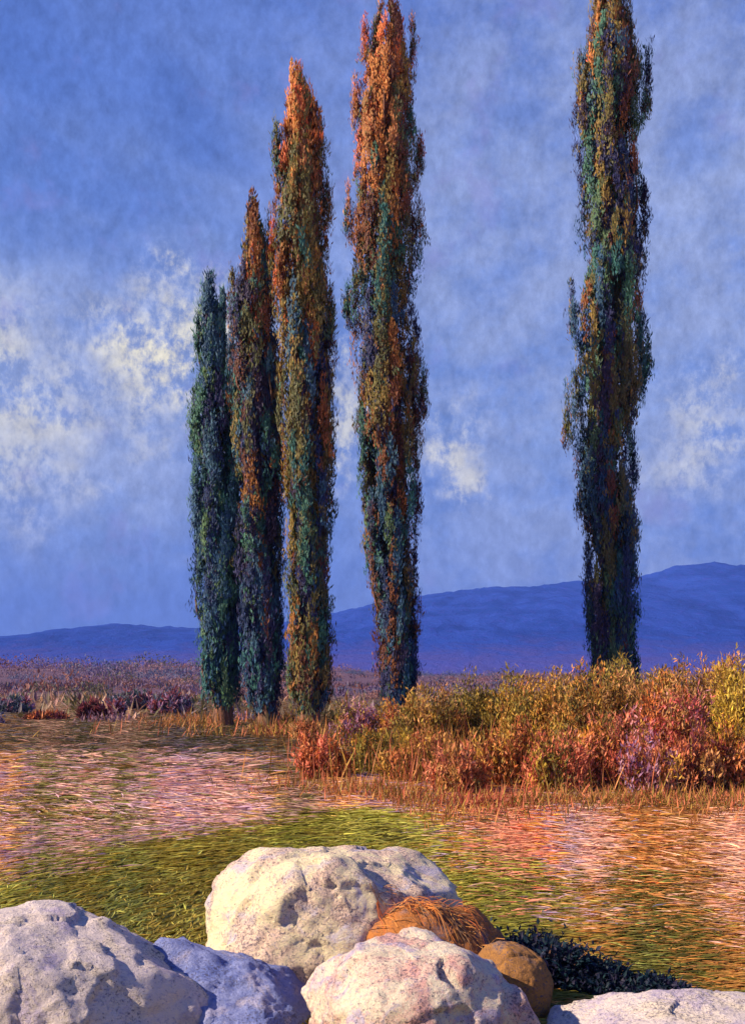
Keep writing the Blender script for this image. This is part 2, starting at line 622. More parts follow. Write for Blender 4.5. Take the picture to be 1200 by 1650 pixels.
def build_hills():
    pxs = [-1400, -600, -200, 0, 60, 130, 190, 260, 320, 440, 540, 600, 690, 760, 850, 930, 1035, 1090, 1150, 1200, 1400, 2000, 2800]
    pys = [1050, 1040, 1030, 1026, 1020, 1010, 1004, 1010, 1013, 1006, 989, 975, 955, 948, 943, 937, 930, 913, 907, 911, 930, 900, 960]
    Y0 = 1700.0
    xs = np.linspace(-2000, 2000, 640)
    ys = np.concatenate([np.linspace(760, Y0, 46), np.linspace(Y0, 2600, 24)[1:]])
    X, Yg = np.meshgrid(xs, ys)
    ridge = np.interp(600 + X * 1650 / Y0, pxs, pys)
    H = (1085 - ridge) * Y0 / 1650.0 + CAM_Z
    u = (Yg - 760) / (Y0 - 760)
    prof = np.where(u <= 1, np.clip(u, 0, 1) ** 1.15, 1 - 0.9 * np.clip((Yg - Y0) / 900, 0, 1) ** 1.3)
    gully = (fbm(X * 0.006 + 0.4 * u, Yg * 0.0035, octv=5, seed=21) - 0.5)
    Z = H * prof * (1 + gully * 0.42 * np.clip(1 - np.abs(u - 0.5) * 1.7, 0, 1)) + (fbm(X * 0.045, Yg * 0.03, octv=4, seed=23, gain=0.7) - 0.5) * 9 * sstep(u, 0.1, 0.5) - 6 * (1 - sstep(u, 0, 0.12))
    V = np.stack([X.ravel(), Yg.ravel(), Z.ravel()], -1)
    nx, ny = len(xs), len(ys)
    i = np.arange(ny - 1)[:, None] * nx
    j = np.arange(nx - 1)[None, :]
    F = np.stack([i + j, i + j + 1, i + nx + j + 1, i + nx + j], -1).reshape(-1, 4)
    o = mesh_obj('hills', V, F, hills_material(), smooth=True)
    tag(o, 'long blue wooded hills rising towards the right', None, kind='structure')


build_hills()

# air: thin haze, on top of the haze blue already put into the hill colour
hz_m, hz = new_mat('haze')
hz_out = hz.n('ShaderNodeOutputMaterial')
pv = hz.n('ShaderNodeVolumePrincipled')
pv.inputs['Color'].default_value = (0.20, 0.36, 1.0, 1)
pv.inputs['Density'].default_value = 0.00016
pv.inputs['Anisotropy'].default_value = 0.0
hz.l(pv.outputs[0], hz_out.inputs['Volume'])
bm = bmesh.new()
bmesh.ops.create_cube(bm, size=1.0)
hme = bpy.data.meshes.new('haze')
bm.to_mesh(hme)
bm.free()
hme.materials.append(hz_m)
haze = bpy.data.objects.new('haze', hme)
haze.scale = (8400, 8400, 262)
haze.location = (0, 0, 262 / 2 - 12)
COL.objects.link(haze)
tag(haze, 'thin blue evening haze before the hills', None, kind='stuff')

# ------------------------------------------------------------------ poplars
TEAL = [(56, 104, 104), (70, 112, 98), (52, 86, 118), (86, 114, 84), (64, 98, 124)]
NAVY = [(52, 54, 96), (64, 56, 84), (48, 64, 104)]
OLIV = [(120, 110, 64), (102, 98, 60), (138, 116, 62), (94, 96, 66)]
RUST = [(142, 88, 52), (122, 76, 52), (104, 66, 54), (150, 100, 52)]
FLAME = [(212, 118, 70), (200, 106, 66), (202, 134, 72), (180, 122, 76)]


_PC = {}


def P(lst):
    key = str(lst)
    if key not in _PC:
        _PC[key] = np.array([lin(c) for c in lst])
    return _PC[key]


def pick_colors(mixes, z01, r):  # autumn tones; sunlit orange tops and blue shade below go into leaf colour
    """mixes: list of (z, {palette: weight}); returns a colour for each height"""
    names = ['TEAL', 'NAVY', 'OLIV', 'RUST', 'FLAME']
    pals = [P(globals()[n]) for n in names]
    zs = [m[0] for m in mixes]
    Wt = np.stack([np.interp(z01, zs, [m[1].get(n, 0.0) for m in mixes]) for n in names], -1)
    Wt /= Wt.sum(-1, keepdims=True)
    zi = (r.random(len(z01))[:, None] > Wt.cumsum(1)).sum(1).clip(0, 4)
    out = np.zeros((len(z01), 3))
    for i, p in enumerate(pals):
        m = zi == i
        out[m] = p[r.integers(0, len(p), m.sum())]
    return out


def poplar(label, Y, edges, spires, mixes, seed, nbr=300, group=None):
    """edges: list of (py, px_left, px_right) measured on the crown; depth follows the width"""
    r = np.random.default_rng(seed)
    e = np.array(edges, float)
    zz = PZ(e[:, 0], Y)[::-1]
    xl = PX(e[:, 1], Y)[::-1]
    xr = PX(e[:, 2], Y)[::-1]
    zb, zt = zz[0], zz[-1]
    xc0 = 0.5 * (xl[0] + xr[0])
    g0 = float(gz(np.array([xc0]), np.array([Y]))[0])
    root = empty('poplar_tree', (xc0, Y, g0))
    tag(root, label, 'poplar', group)
    off = np.array([xc0, Y, g0])

    def cx(z):
        return 0.5 * (np.interp(z, zz, xl) + np.interp(z, zz, xr))

    def rad(z):
        return 0.5 * (np.interp(z, zz, xr) - np.interp(z, zz, xl)) * np.interp(z, [zt - 5.0, zt - 2.0, zt], [1.0, 0.82, 0.45])

    # trunk
    zs = np.linspace(g0 - 0.3, zt - 1.2, 26)
    f = (zs - zs[0]) / (zs[-1] - zs[0])
    tx = cx(np.maximum(zs, zb)) + 0.04 * np.sin(zs * 0.8 + seed)
    ty = Y + 0.05 * np.cos(zs * 0.6 + seed)
    flare = 0.16 * np.exp(-(zs - g0).clip(0) / 0.5)
    V, F = tubes([(np.stack([tx, ty, zs], -1), 0.27 * (1 - f) ** 0.8 + 0.02 + flare)])
    mesh_obj('trunk', V - off, F, M_BARK, root, smooth=True)

    # branches: start on the trunk, sweep out, then climb steeply
    P0, P1, BR, BL = [], [], [], []
    zstart = np.concatenate([zb - 0.2 + (zt - zb - 2.0) * r.random(int(nbr * 0.86)) ** 1.05, g0 + 0.05 + 1.2 * r.random(int(nbr * 0.14))])
    ang = r.random(len(zstart)) * 2 * math.pi
    foot = np.arange(len(zstart)) >= int(nbr * 0.86)
    length = np.where(foot, r.uniform(0.9, 1.9, len(zstart)), r.uniform(1.6, 4.4, len(zstart)))
    q = np.sqrt(r.uniform(0.03, 1.0, len(zstart)))
    q = np.where(r.random(len(q)) < 0.12, q * 1.14, q)
    paths = []
    for k in range(len(zstart)):
        z0 = zstart[k]
        ztop = min(z0 + length[k], zt - 0.35 - 4.2 * q[k] * r.random())
        if ztop - z0 < 0.6:
            z0 = ztop - 0.8
        zsn = np.linspace(z0, ztop, 9)
        s = np.linspace(0, 1, 9)
        rr = rad(zsn) * 0.95 * q[k]
        out = sstep(s, -0.6 if foot[k] else -0.15, 0.45) * (1 - 0.18 * s ** 3)
        wob = 0.07 * np.sin(s * 5 + k)
        x = cx(zsn) + np.cos(ang[k]) * rr * out + wob
        y = Y + np.sin(ang[k]) * rr * out + wob * 0.5
        paths.append(np.stack([x, y, zsn], -1))
    for (py0, py1, px, wpx) in spires:           # side leaders that stick out of the outline
        z0, z1 = PZ(py0, Y), PZ(py1, Y)
        for rep in range(4):
            s = np.linspace(0, 1, 9)
            top = z1 - r.random() * (z1 - z0) * (0.0 if rep == 0 else 0.55)
            zsn = z0 + (top - z0) * s
            xt = PX(px, Y) + r.normal(0, 0.25) * PX(600 + wpx, Y) * (rep > 0)
            x = cx(z0) + (xt - cx(z0)) * sstep(s, -0.3, 0.5)
            y = Y + r.normal(0, 0.22) * s
            paths.append(np.stack([x, y, zsn], -1))
    # limbs of wood in a few of the branches
    for k in r.choice(len(paths), 12, replace=False):
        p = paths[k].copy()
        st = np.array([[float(cx(p[0, 2] - 0.5)), Y, max(p[0, 2] - 0.5, g0 + 0.3)]])
        pp = np.concatenate([st, p])
        V, F = tubes([(pp, np.linspace(0.06, 0.012, len(pp)))])
        mesh_obj('limb', V - off, F, M_BARK, root, smooth=True)

    # foliage: short upright shoots along every branch, leaves along every shoot
    pos, axs, nor, cols, ln, wd = [], [], [], [], [], []
    for k, p in enumerate(paths):
        L = np.linalg.norm(p[-1] - p[0])
        nsh = int(10 * L) + 4
        t = r.random(nsh) ** 0.85
        idx = t * (len(p) - 1)
        i0 = np.floor(idx).astype(int).clip(0, len(p) - 2)
        base = p[i0] + (p[i0 + 1] - p[i0]) * (idx - i0)[:, None]
        wid = 0.14 * (1 - 0.78 * t)[:, None]
        base = base + r.normal(0, 1, (nsh, 3)) * wid * np.array([1, 1, 0.6])
        shl = r.uniform(0.25, 0.62, nsh)
        zk = np.clip((base[:, 2] - zb) / (zt - zb) + r.normal(0, 0.05), 0, 1)
        bc = pick_colors(mixes, np.full(1, zk.mean()), r)
        sc = np.where((r.random(nsh) < 0.86)[:, None], bc, pick_colors(mixes, zk, r))
        nl = 11
        u = r.random((nsh, nl))
        lp = base[:, None, :] + np.array([0, 0, 1.0]) * (u * shl[:, None])[..., None] + r.normal(0, 0.045, (nsh, nl, 3))
        ax = np.array([0, 0, 1.0]) + r.normal(0, 0.24, (nsh, nl, 3))
        outw = base - np.stack([cx(base[:, 2]), np.full(nsh, Y), base[:, 2]], -1)
        outw /= np.linalg.norm(outw, axis=1)[:, None] + 1e-6
        nv = outw[:, None, :] * 1.6 + r.normal(0, 0.5, (nsh, nl, 3))
        cc = sc[:, None, :] * np.exp(r.normal(0, 0.15, (nsh, nl, 1))) * np.exp(r.normal(0, 0.07, (nsh, nl, 3)))
        pos.append(lp.reshape(-1, 3)); axs.append(ax.reshape(-1, 3)); nor.append(nv.reshape(-1, 3)); cols.append(cc.reshape(-1, 3))
        ln.append(r.uniform(0.10, 0.26, nsh * nl)); wd.append(r.uniform(0.034, 0.066, nsh * nl))
    pos = np.concatenate(pos); cols = np.concatenate(cols)
    keep = pos[:, 2] > g0 + 0.12
    V, F = leaf_quads(pos[keep], np.concatenate(axs)[keep], np.concatenate(nor)[keep], np.concatenate(ln)[keep], np.concatenate(wd)[keep])
    c4 = np.repeat(cols[keep], 4, axis=0)
    cr = mesh_obj('crown', V - off, F, M_LEAF, root, colors=c4)
    return root


TG = 'row of Lombardy poplars'
poplar('shortest poplar, blue green, leftmost of the close three', 34.0,
       [(432, 334, 342), (470, 324, 352), (500, 318, 362), (600, 312, 382), (700, 305, 394), (800, 303, 400), (900, 304, 402), (960, 306, 402), (1010, 316, 398), (1060, 321, 394), (1120, 326, 390), (1165, 330, 384)],
       [(620, 505, 322, 10), (600, 470, 356, 8), (760, 640, 314, 8)],
       [(0, {'TEAL': 4, 'NAVY': 1.2}), (0.4, {'TEAL': 5, 'NAVY': 0.8}), (0.85, {'TEAL': 5, 'NAVY': 0.4}), (1, {'TEAL': 3, 'OLIV': 0.6, 'NAVY': 0.4})], 101, 230, TG)
poplar('dark brown and navy poplar with rusty tip, middle of the close three', 33.0,
       [(305, 400, 407), (330, 392, 418), (350, 389, 428), (400, 384, 440), (450, 378, 446), (600, 366, 458), (800, 368, 464), (1000, 386, 457), (1100, 392, 460), (1170, 404, 456)],
       [(560, 450, 374, 8), (470, 365, 434, 9), (700, 560, 372, 8)],
       [(0, {'NAVY': 3, 'TEAL': 3}), (0.35, {'NAVY': 3.2, 'TEAL': 2.2, 'RUST': 0.4, 'OLIV': 0.3}), (0.7, {'NAVY': 2.2, 'RUST': 1.3, 'OLIV': 1.0, 'TEAL': 1.0}), (0.88, {'RUST': 2.6, 'OLIV': 1.7, 'NAVY': 0.8, 'FLAME': 0.4}), (1, {'FLAME': 2, 'RUST': 3})], 102, 260, TG)
poplar('tall olive poplar with orange pointed tip, rightmost of the close three', 32.0,
       [(88, 466, 474), (120, 459, 486), (150, 455, 500), (200, 449, 518), (300, 444, 527), (400, 441, 530), (500, 445, 535), (600, 448, 540), (700, 451, 544), (800, 456, 540), (900, 460, 539), (1000, 463, 533), (1100, 461, 534), (1178, 466, 530)],
       [(300, 205, 517, 8), (420, 285, 526, 9), (330, 215, 446, 7), (600, 490, 533, 9), (480, 375, 440, 7)],
       [(0, {'OLIV': 1.6, 'RUST': 2.2, 'TEAL': 1.4, 'NAVY': 0.8}), (0.25, {'OLIV': 2.8, 'RUST': 0.6, 'TEAL': 1.8, 'NAVY': .8}), (0.55, {'OLIV': 3.4, 'RUST': 1.2, 'TEAL': 1.1, 'NAVY': .5}), (0.75, {'FLAME': 1.0, 'OLIV': 2.8, 'RUST': 1.8, 'TEAL': .7}), (0.9, {'FLAME': 2.8, 'OLIV': 1.5, 'RUST': 1.2}), (1, {'FLAME': 1.4, 'OLIV': 2.6})], 103, 370, TG)
poplar('tallest brown and orange poplar, standing just right of the close three', 38.0,
       [(-8, 618, 630), (20, 600, 655), (40, 592, 664), (90, 582, 669), (150, 574, 672), (250, 570, 678), (300, 566, 681), (400, 562, 683), (500, 560, 681), (600, 567, 683), (700, 562, 685), (800, 568, 685), (900, 587, 681), (1000, 597, 680), (1100, 605, 675), (1155, 614, 668)],
       [(420, 308, 561, 8), (260, 135, 572, 8), (140, 30, 664, 8), (130, 35, 588, 8), (330, 225, 677, 9), (560, 470, 559, 8), (720, 600, 684, 8)],
       [(0, {'NAVY': 2.4, 'RUST': 1.2, 'TEAL': 2}), (0.25, {'RUST': 1.4, 'OLIV': 1.4, 'TEAL': 2, 'NAVY': 1.3}), (0.55, {'OLIV': 2.6, 'RUST': 1.7, 'TEAL': 1.2, 'NAVY': .8}), (0.72, {'FLAME': 0.9, 'RUST': 2.2, 'OLIV': 2.4, 'TEAL': .4}), (0.86, {'FLAME': 3.2, 'RUST': 1.4, 'OLIV': 1.2}), (1, {'FLAME': 4, 'RUST': 1})], 104, 430, TG)
poplar('dark olive and teal poplar rising from the thicket, its top cut by the frame', 36.0,
       [(-95, 978, 986), (-60, 966, 1002), (0, 952, 1014), (60, 946, 1020), (110, 934, 1032), (150, 927, 1040), (250, 924, 1036), (350, 934, 1038), (420, 926, 1042), (470, 922, 1043), (550, 918, 1044), (630, 912, 1044), (700, 917, 1036), (800, 922, 1032), (900, 934, 1036), (1000, 942, 1035), (1050, 948, 1030), (1160, 956, 1022)],
       [(230, 88, 1044, 8), (220, 85, 937, 8), (590, 455, 921, 8), (660, 550, 1043, 8), (760, 630, 914, 8), (430, 300, 1038, 9), (90, 5, 1010, 8)],
       [(0, {'NAVY': 2.2, 'TEAL': 3, 'OLIV': .5}), (0.3, {'TEAL': 3, 'OLIV': 1.8, 'NAVY': 1.4, 'RUST': .3}), (0.6, {'OLIV': 2.6, 'TEAL': 2.4, 'NAVY': 1.2, 'RUST': .6}), (0.8, {'OLIV': 2.6, 'RUST': 1.4, 'NAVY': 1.2, 'TEAL': 1.2}), (0.93, {'RUST': 1.8, 'OLIV': 2, 'FLAME': 0.7, 'TEAL': 1}), (1, {'FLAME': 1.4, 'OLIV': 2})], 105, 500, TG)

# ------------------------------------------------------------------ shrubs
SP = {
    'coral': [(222, 120, 90), (206, 106, 76), (224, 144, 104), (186, 96, 66), (156, 96, 60)],
    'olive': [(126, 112, 42), (150, 124, 40), (104, 92, 40), (168, 140, 52), (92, 78, 40)],
    'gold': [(172, 126, 40), (190, 142, 44), (148, 104, 40), (200, 150, 66), (120, 100, 44), (196, 120, 56)],
    'straw': [(190, 140, 80), (172, 116, 60), (150, 120, 52), (206, 150, 96), (128, 96, 50)],
    'rust': [(176, 92, 44), (196, 112, 56), (150, 76, 38), (214, 136, 84), (118, 72, 36)],
    'salmon': [(222, 140, 98), (212, 116, 78), (190, 112, 74), (228, 160, 120), (140, 84, 50)],
    'pink': [(226, 104, 98), (214, 122, 120), (200, 90, 84), (196, 130, 140), (160, 90, 70)],
    'mauve': [(176, 116, 140), (150, 104, 146), (140, 60, 62), (190, 140, 156), (110, 52, 60), (128, 110, 150)],
    'yellow': [(200, 166, 40), (184, 148, 42), (166, 130, 40), (196, 170, 64)],
    'wine': [(120, 48, 58), (96, 44, 60), (138, 66, 66), (84, 50, 48)],
    'red': [(206, 100, 66), (188, 82, 60), (156, 68, 56), (220, 130, 88)],
    'bluegreen': [(78, 88, 112), (66, 82, 96), (92, 92, 120), (86, 100, 92)],
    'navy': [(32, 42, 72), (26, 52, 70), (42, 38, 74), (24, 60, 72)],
    'moss': [(120, 116, 44), (104, 108, 50), (140, 120, 50)],
}


def shrub(name, label, cat, px, Y, top_py, half_px, pal, seed, dens=1.0, upright=0.75, pal2=None, group=None, leaf=1.0, depth=0.8, gain=1.25, mixin=None):
    r = np.random.default_rng(seed)
    extra = P(SP[mixin]) * gain if mixin else None
    x0 = PX(px, Y)
    g0 = float(gz(np.array([x0]), np.array([Y]))[0])
    H = PZ(top_py, Y) - g0
    hw = half_px * Y / 1650.0
    root = empty(name, (x0, Y, g0))
    tag(root, label, cat, group)
    def mute(c):
        g = c.mean(1, keepdims=True)
        return (c * 0.93 + g * 0.07) * gain
    pa = mute(P(SP[pal]))
    pb = mute(P(SP[pal2])) if pal2 else pa
    nst = int(np.clip(85 * hw * H, 34, 170) * dens)
    pos, axs, nor, cols, ln, wd, paths = [], [], [], [], [], [], []
    lobes = [(r.normal(0, 0.5) * hw, r.normal(0, 0.4) * hw * depth, r.uniform(0.72, 1.05)) for _ in range(5)]
    aa = r.random(nst) * 2 * math.pi
    qq = np.sqrt(r.random(nst))
    gall = gz(x0 + np.cos(aa) * qq * hw * 0.86, Y + np.sin(aa) * qq * hw * depth * 0.8) - g0
    for k in range(nst):
        a, q = aa[k], qq[k]
        bx, by = math.cos(a) * q * hw * 0.86, math.sin(a) * q * hw * depth * 0.8
        lob = max(lh * math.exp(-((bx - lx) ** 2 + (by - ly) ** 2) / (0.5 * hw * hw)) for lx, ly, lh in lobes)
        hh = H * (0.34 + 0.66 * min(1, lob)) * (r.uniform(0.5, 1.0) if r.random() < 0.85 else r.uniform(1.0, 1.18)) * (1 - 0.25 * q ** 3)
        lean = (1 - upright) * 1.2 + 0.08
        dx, dy = bx / hw * lean * hh * 0.5 + r.normal(0, 0.09) * hh, by / hw * lean * hh * 0.5 + r.normal(0, 0.07) * hh
        s = np.linspace(0, 1, 6)
        p = np.stack([bx + dx * s ** 1.4, by + dy * s ** 1.4, hh * s - 0.05], -1)
        p[:, 2] += gall[k]
        paths.append((p, np.linspace(0.011, 0.003, 6) * max(0.6, min(1.6, H))))
        nl = int(88 * hh / leaf + 18)
        t = r.random(nl) ** 0.7 * 0.95 + 0.05
        idx = t * 5
        i0 = np.floor(idx).astype(int).clip(0, 4)
        b = p[i0] + (p[i0 + 1] - p[i0]) * (idx - i0)[:, None]
        b = b + r.normal(0, 1, (nl, 3)) * (0.035 + 0.06 * hh * (1 - 0.6 * t))[:, None] * np.array([1, 1, .7])
        b[:, 2] = np.maximum(b[:, 2], 0.02)
        ax = np.array([dx * 0.3, dy * 0.3, 0.9 * upright]) + r.normal(0, 0.36, (nl, 3))
        nv = np.array([bx, by, 0.4]) / max(hw, 0.2) + r.normal(0, 0.7, (nl, 3))
        use = pb if r.random() < 0.45 else pa
        if extra is not None and r.random() < 0.24:
            use = extra
        base = use[r.integers(0, len(use))]
        c = np.where((r.random(nl) < 0.6)[:, None], base, use[r.integers(0, len(use), nl)])
        c = c * np.exp(r.normal(0, 0.14, (nl, 1)))
        pos.append(b); axs.append(ax); nor.append(nv); cols.append(c)
        ln.append(r.uniform(0.07, 0.17, nl) * leaf); wd.append(r.uniform(0.022, 0.045, nl) * leaf * (1.7 if upright < 0.3 else 1.0))
    V, F = tubes(paths, 4)
    tag(mesh_obj('stems', V, F, M_BARK, root, smooth=True), kind='stuff')
    V, F = leaf_quads(np.concatenate(pos), np.concatenate(axs), np.concatenate(nor), np.concatenate(ln), np.concatenate(wd))
    mesh_obj('foliage', V, F, M_SHRUB, root, colors=np.repeat(np.concatenate(cols) * 0.85, 4, axis=0))
    return root


TH = 'shrubs of the autumn thicket'
shr = [
    # label, px, Y, top, half, pal, pal2, density
    ('low russet shrub at the foot of the olive poplar', 486, 26.0, 1160, 30, 'rust', 'straw', 0.9),
    ('low ochre shrub left of the russet one, under the middle poplar of the close three', 424, 28.0, 1160, 34, 'straw', 'olive', 0.9),
    ('low gold shrub in front of the tallest poplar trunk', 630, 26.0, 1132, 40, 'gold', 'coral', 0.9),
    ('coral red low shrub at the left end of the thicket', 522, 17.0, 1170, 46, 'coral', 'rust', 1.0),
    ('pinkish mauve shrub between the close three poplars and the tallest one', 572, 24.0, 1120, 40, 'mauve', 'rust', 0.8),
    ('low olive green shrub just right of the coral one', 606, 18.0, 1156, 54, 'olive', 'moss', 0.9),
    ('olive bush with golden tips at the foot of the tallest poplar', 695, 20.0, 1096, 58, 'olive', 'gold', 1.0),
    ('low rusty gold shrub in front of the olive bush', 662, 16.6, 1162, 56, 'gold', 'rust', 1.0),
    ('dark olive bush in the middle of the thicket against the blue hill', 782, 20.5, 1080, 70, 'olive', 'olive', 1.1),
    ('salmon brown low shrub below the dark olive bush', 742, 15.0, 1190, 56, 'salmon', 'rust', 1.0),
    ('golden bush left of the thicket poplar', 868, 19.5, 1070, 62, 'gold', 'olive', 1.0),
    ('rust brown shrub below the golden bush', 828, 15.9, 1140, 60, 'rust', 'gold', 1.0),
    ('straw coloured bush right at the foot of the thicket poplar', 958, 18.0, 1052, 64, 'gold', 'olive', 1.0),
    ('salmon orange upright shrub in front of the thicket poplar', 900, 14.8, 1160, 50, 'salmon', 'coral', 1.0),
    ('low orange gold shrub at the front of the thicket below the straw bush', 980, 15.3, 1150, 58, 'gold', 'coral', 1.0),
    ('olive gold bush right of the thicket poplar', 1050, 20.0, 1050, 66, 'olive', 'gold', 1.0),
    ('bright pink red shrub in the right part of the thicket', 1080, 16.6, 1094, 52, 'pink', 'straw', 1.0),
    ('salmon and mauve shrub at the front of the thicket below the pink one', 1058, 14.6, 1172, 54, 'salmon', 'mauve', 1.0),
    ('tawny bush behind the yellow one at the right', 1140, 20.0, 1060, 48, 'gold', 'straw', 1.0),
    ('bright yellow bush at the right edge of the picture', 1216, 17.6, 1054, 50, 'yellow', 'yellow', 1.1),
    ('red orange shrub at the right edge below the yellow bush', 1180, 15.0, 1146, 46, 'red', 'rust', 1.0),
    ('dark wine red shrub left of the red orange one at the right edge', 1124, 14.7, 1176, 40, 'wine', 'rust', 1.0),
]
for i, (lab, px, Y, top, half, pa, pb, dn) in enumerate(shr):
    shrub('autumn_shrub', lab, 'shrub', px, Y, top, half, pa, 300 + i, dn, 0.8, pb, TH, mixin=['straw', 'olive', 'gold'][i % 3] if pa not in ('yellow', 'coral', 'pink') else ('olive' if pa == 'yellow' else 'rust'), leaf=0.8)

far_shr = [
    ('wine red bush at the far left of the meadow', 148, 40.0, 1128, 26, 'wine', 'wine'),
    ('low dark maroon bush left of the wine red one', 76, 39.0, 1148, 36, 'wine', 'rust'),
    ('tiny maroon bush right of the wine red one', 188, 42.0, 1132, 9, 'wine', 'mauve'),
    ('blue grey bush at the left edge of the meadow', 24, 46.0, 1120, 34, 'bluegreen', 'mauve'),
    ('blue green bush behind the wine red one', 205, 50.0, 1112, 42, 'bluegreen', 'mauve'),
    ('grey violet bush just left of the shortest poplar', 276, 46.0, 1112, 34, 'bluegreen', 'mauve'),
]
for i, (lab, px, Y, top, half, pa, pb) in enumerate(far_shr):
    shrub('meadow_bush', lab, 'bush', px, Y, top, half, pa, 400 + i, 1.0, 0.6, pb, 'bushes far across the meadow', leaf=2.2)

# ------------------------------------------------------------------ boulders
M_PALE = rock_material('pale_limestone', lc(234, 218, 178), lc(226, 196, 176), lc(196, 186, 200), lc(158, 150, 172), 1.0, 1.0)
M_LILAC = rock_material('lilac_limestone', lc(212, 198, 196), lc(222, 206, 186), lc(188, 174, 194), lc(142, 134, 168), 1.0, 4.0)
M_SHADOW_BLUE = rock_material('shadow_blue_limestone', lc(142, 150, 198), lc(116, 130, 190), lc(182, 176, 198), lc(78, 92, 164), 1.2, 9.0)  # limestone with the blue of the shadow put into its colour
M_BROWN = rock_material('brown_sandstone', lc(158, 112, 66), lc(178, 126, 66), lc(128, 108, 104), lc(104, 78, 66), 1.0, 14.0)
M_RUST = rock_material('rust_sandstone', lc(186, 118, 62), lc(160, 102, 60), lc(146, 124, 124), lc(124, 88, 66), 1.0, 31.0)
M_PINK = rock_material('pinkish_limestone', lc(224, 210, 186), lc(220, 168, 158), lc(184, 172, 196), lc(150, 142, 172), 1.0, 20.0)


def ico(sub):
    b = bmesh.new()
    bmesh.ops.create_icosphere(b, subdivisions=sub, radius=1.0)
    V = np.array([v.co[:] for v in b.verts])
    F = np.array([[v.index for v in f.verts] for f in b.faces])
    b.free()
    return V, F


ICO = ico(6)


def boulder(name, label, center, lobes, cuts, mat, seed, rough=0.05, p=9, facets=34, fmin=0.82, chip=0.045):
    """lobes: list of (offset, radii); cuts: list of (normal, distance); star-shaped about center"""
    D, F = ICO
    D = D / np.linalg.norm(D, axis=1)[:, None]
    rs = 0
    for off, rad in lobes:
        o = np.asarray(off, float) / np.asarray(rad, float)
        d = D / np.asarray(rad, float)
        A = (d * d).sum(1)
        B = -(d * o).sum(1)
        C = (o * o).sum() - 1
        t = (-B + np.sqrt(np.maximum(B * B - A * C, 1e-6))) / A
        rs = rs + np.maximum(t, 0.01) ** p
    rs = rs ** (1 / p)
    inv = (1 / rs) ** 14
    for n, h in cuts:
        n = np.asarray(n, float)
        n = n / np.linalg.norm(n)
        inv = inv + (np.maximum((D * n).sum(1), 1e-4) / h) ** 14
    rs = inv ** (-1 / 14)
    rr_ = np.random.default_rng(seed)
    inv = (1 / rs) ** 64
    for _ in range(facets):                      # weathered breaks all round
        n = rr_.normal(0, 1, 3)
        n /= np.linalg.norm(n)
        near = rs[np.argmax((D * n).sum(1))]
        inv = inv + (np.maximum((D * n).sum(1), 1e-4) / (near * rr_.uniform(fmin, 0.98))) ** 64
    rs = inv ** (-1 / 64) * 1.085
    q = D * rs[:, None]
    size = rs.mean()
    big = fbm(q[:, 0] * 2.2 + seed, q[:, 1] * 2.2, q[:, 2] * 2.2, octv=4, seed=seed) - 0.5
    small = fbm(q[:, 0] * 11 + seed, q[:, 1] * 11, q[:, 2] * 11, octv=4, seed=seed + 50, gain=0.6) - 0.5
    crack = np.abs(fbm(q[:, 0] * 3.4 + seed * 2, q[:, 1] * 3.4, q[:, 2] * 4.5, octv=3, seed=seed + 90) - 0.5)
    crack = -np.exp(-(crack / 0.012) ** 2) * 0.022
    f_ = 4.2
    best = np.full(len(q), 9.0)
    val = np.zeros(len(q))
    wq = q * f_ + np.stack([fbm(q[:, 0] * 6, q[:, 1] * 6, q[:, 2] * 6, octv=2, seed=seed + 7 + a_) for a_ in range(3)], -1) * 0.7
    cell = np.floor(wq)
    for ox in (-1, 0, 1):
        for oy in (-1, 0, 1):
            for oz in (-1, 0, 1):
                cc_ = cell + np.array([ox, oy, oz])
                pt = cc_ + np.stack([_hash(cc_[:, 0], cc_[:, 1], cc_[:, 2], seed + 200 + a_) for a_ in range(3)], -1)
                dd = ((wq - pt) ** 2).sum(1)
                m_ = dd < best
                best = np.where(m_, dd, best)
                val = np.where(m_, _hash(cc_[:, 0], cc_[:, 1], cc_[:, 2], seed + 300), val)
    q = q * (1 + (val - 0.5) * chip / max(size, 0.25))[:, None]
    q = q * (1 + (big * 1.9 * rough + small * 0.8 * rough) / max(size, 0.25) * 0.8 + crack * 0.7)[:, None]
    return tag(mesh_obj(name, q, F, mat, smooth=True, loc=center), label, 'boulder', 'boulders in the foreground')


boulder('boulder', 'largest pale cream boulder in the middle, rounded with a flat top', (-0.30, 6.0, 0.26),
        [((0, 0, 0), (0.66, 0.50, 0.50)), ((0.55, 0.12, -0.04), (0.74, 0.55, 0.46)), ((-0.22, -0.1, -0.02), (0.44, 0.42, 0.42))],
        [((0.05, 0.0, 1), 0.44), ((-1, -0.15, 0.12), 0.63), ((-0.55, -0.5, 0.7), 0.50), ((0.4, -0.85, 0.35), 0.50), ((0.33, 0, 0.94), 0.50)], M_PALE, 3, 0.065, 9, 26, 0.945)
boulder('boulder', 'cream and pink boulder at the bottom centre in front of the largest one', (0.17, 4.9, 0.06),
        [((0, 0, 0), (0.52, 0.42, 0.46)), ((0.22, 0.05, -0.05), (0.5, 0.4, 0.36)), ((-0.15, 0, 0), (0.36, 0.36, 0.42))],
        [((-0.8, -0.3, 0.45), 0.40), ((0.55, -0.1, 0.75), 0.44), ((0, 0, 1), 0.43)], M_PINK, 8)
boulder('boulder', 'broad lilac white boulder in the bottom left corner', (-1.60, 5.05, 0.06),
        [((0, 0, 0), (0.80, 0.5, 0.54)), ((-0.3, 0, 0), (0.6, 0.5, 0.52)), ((0.42, -0.05, -0.10), (0.66, 0.45, 0.36))],
        [((0.04, -0.1, 1), 0.48), ((0.42, -0.12, 0.88), 0.47)], M_LILAC, 14, 0.06, 9, 26, 0.93)
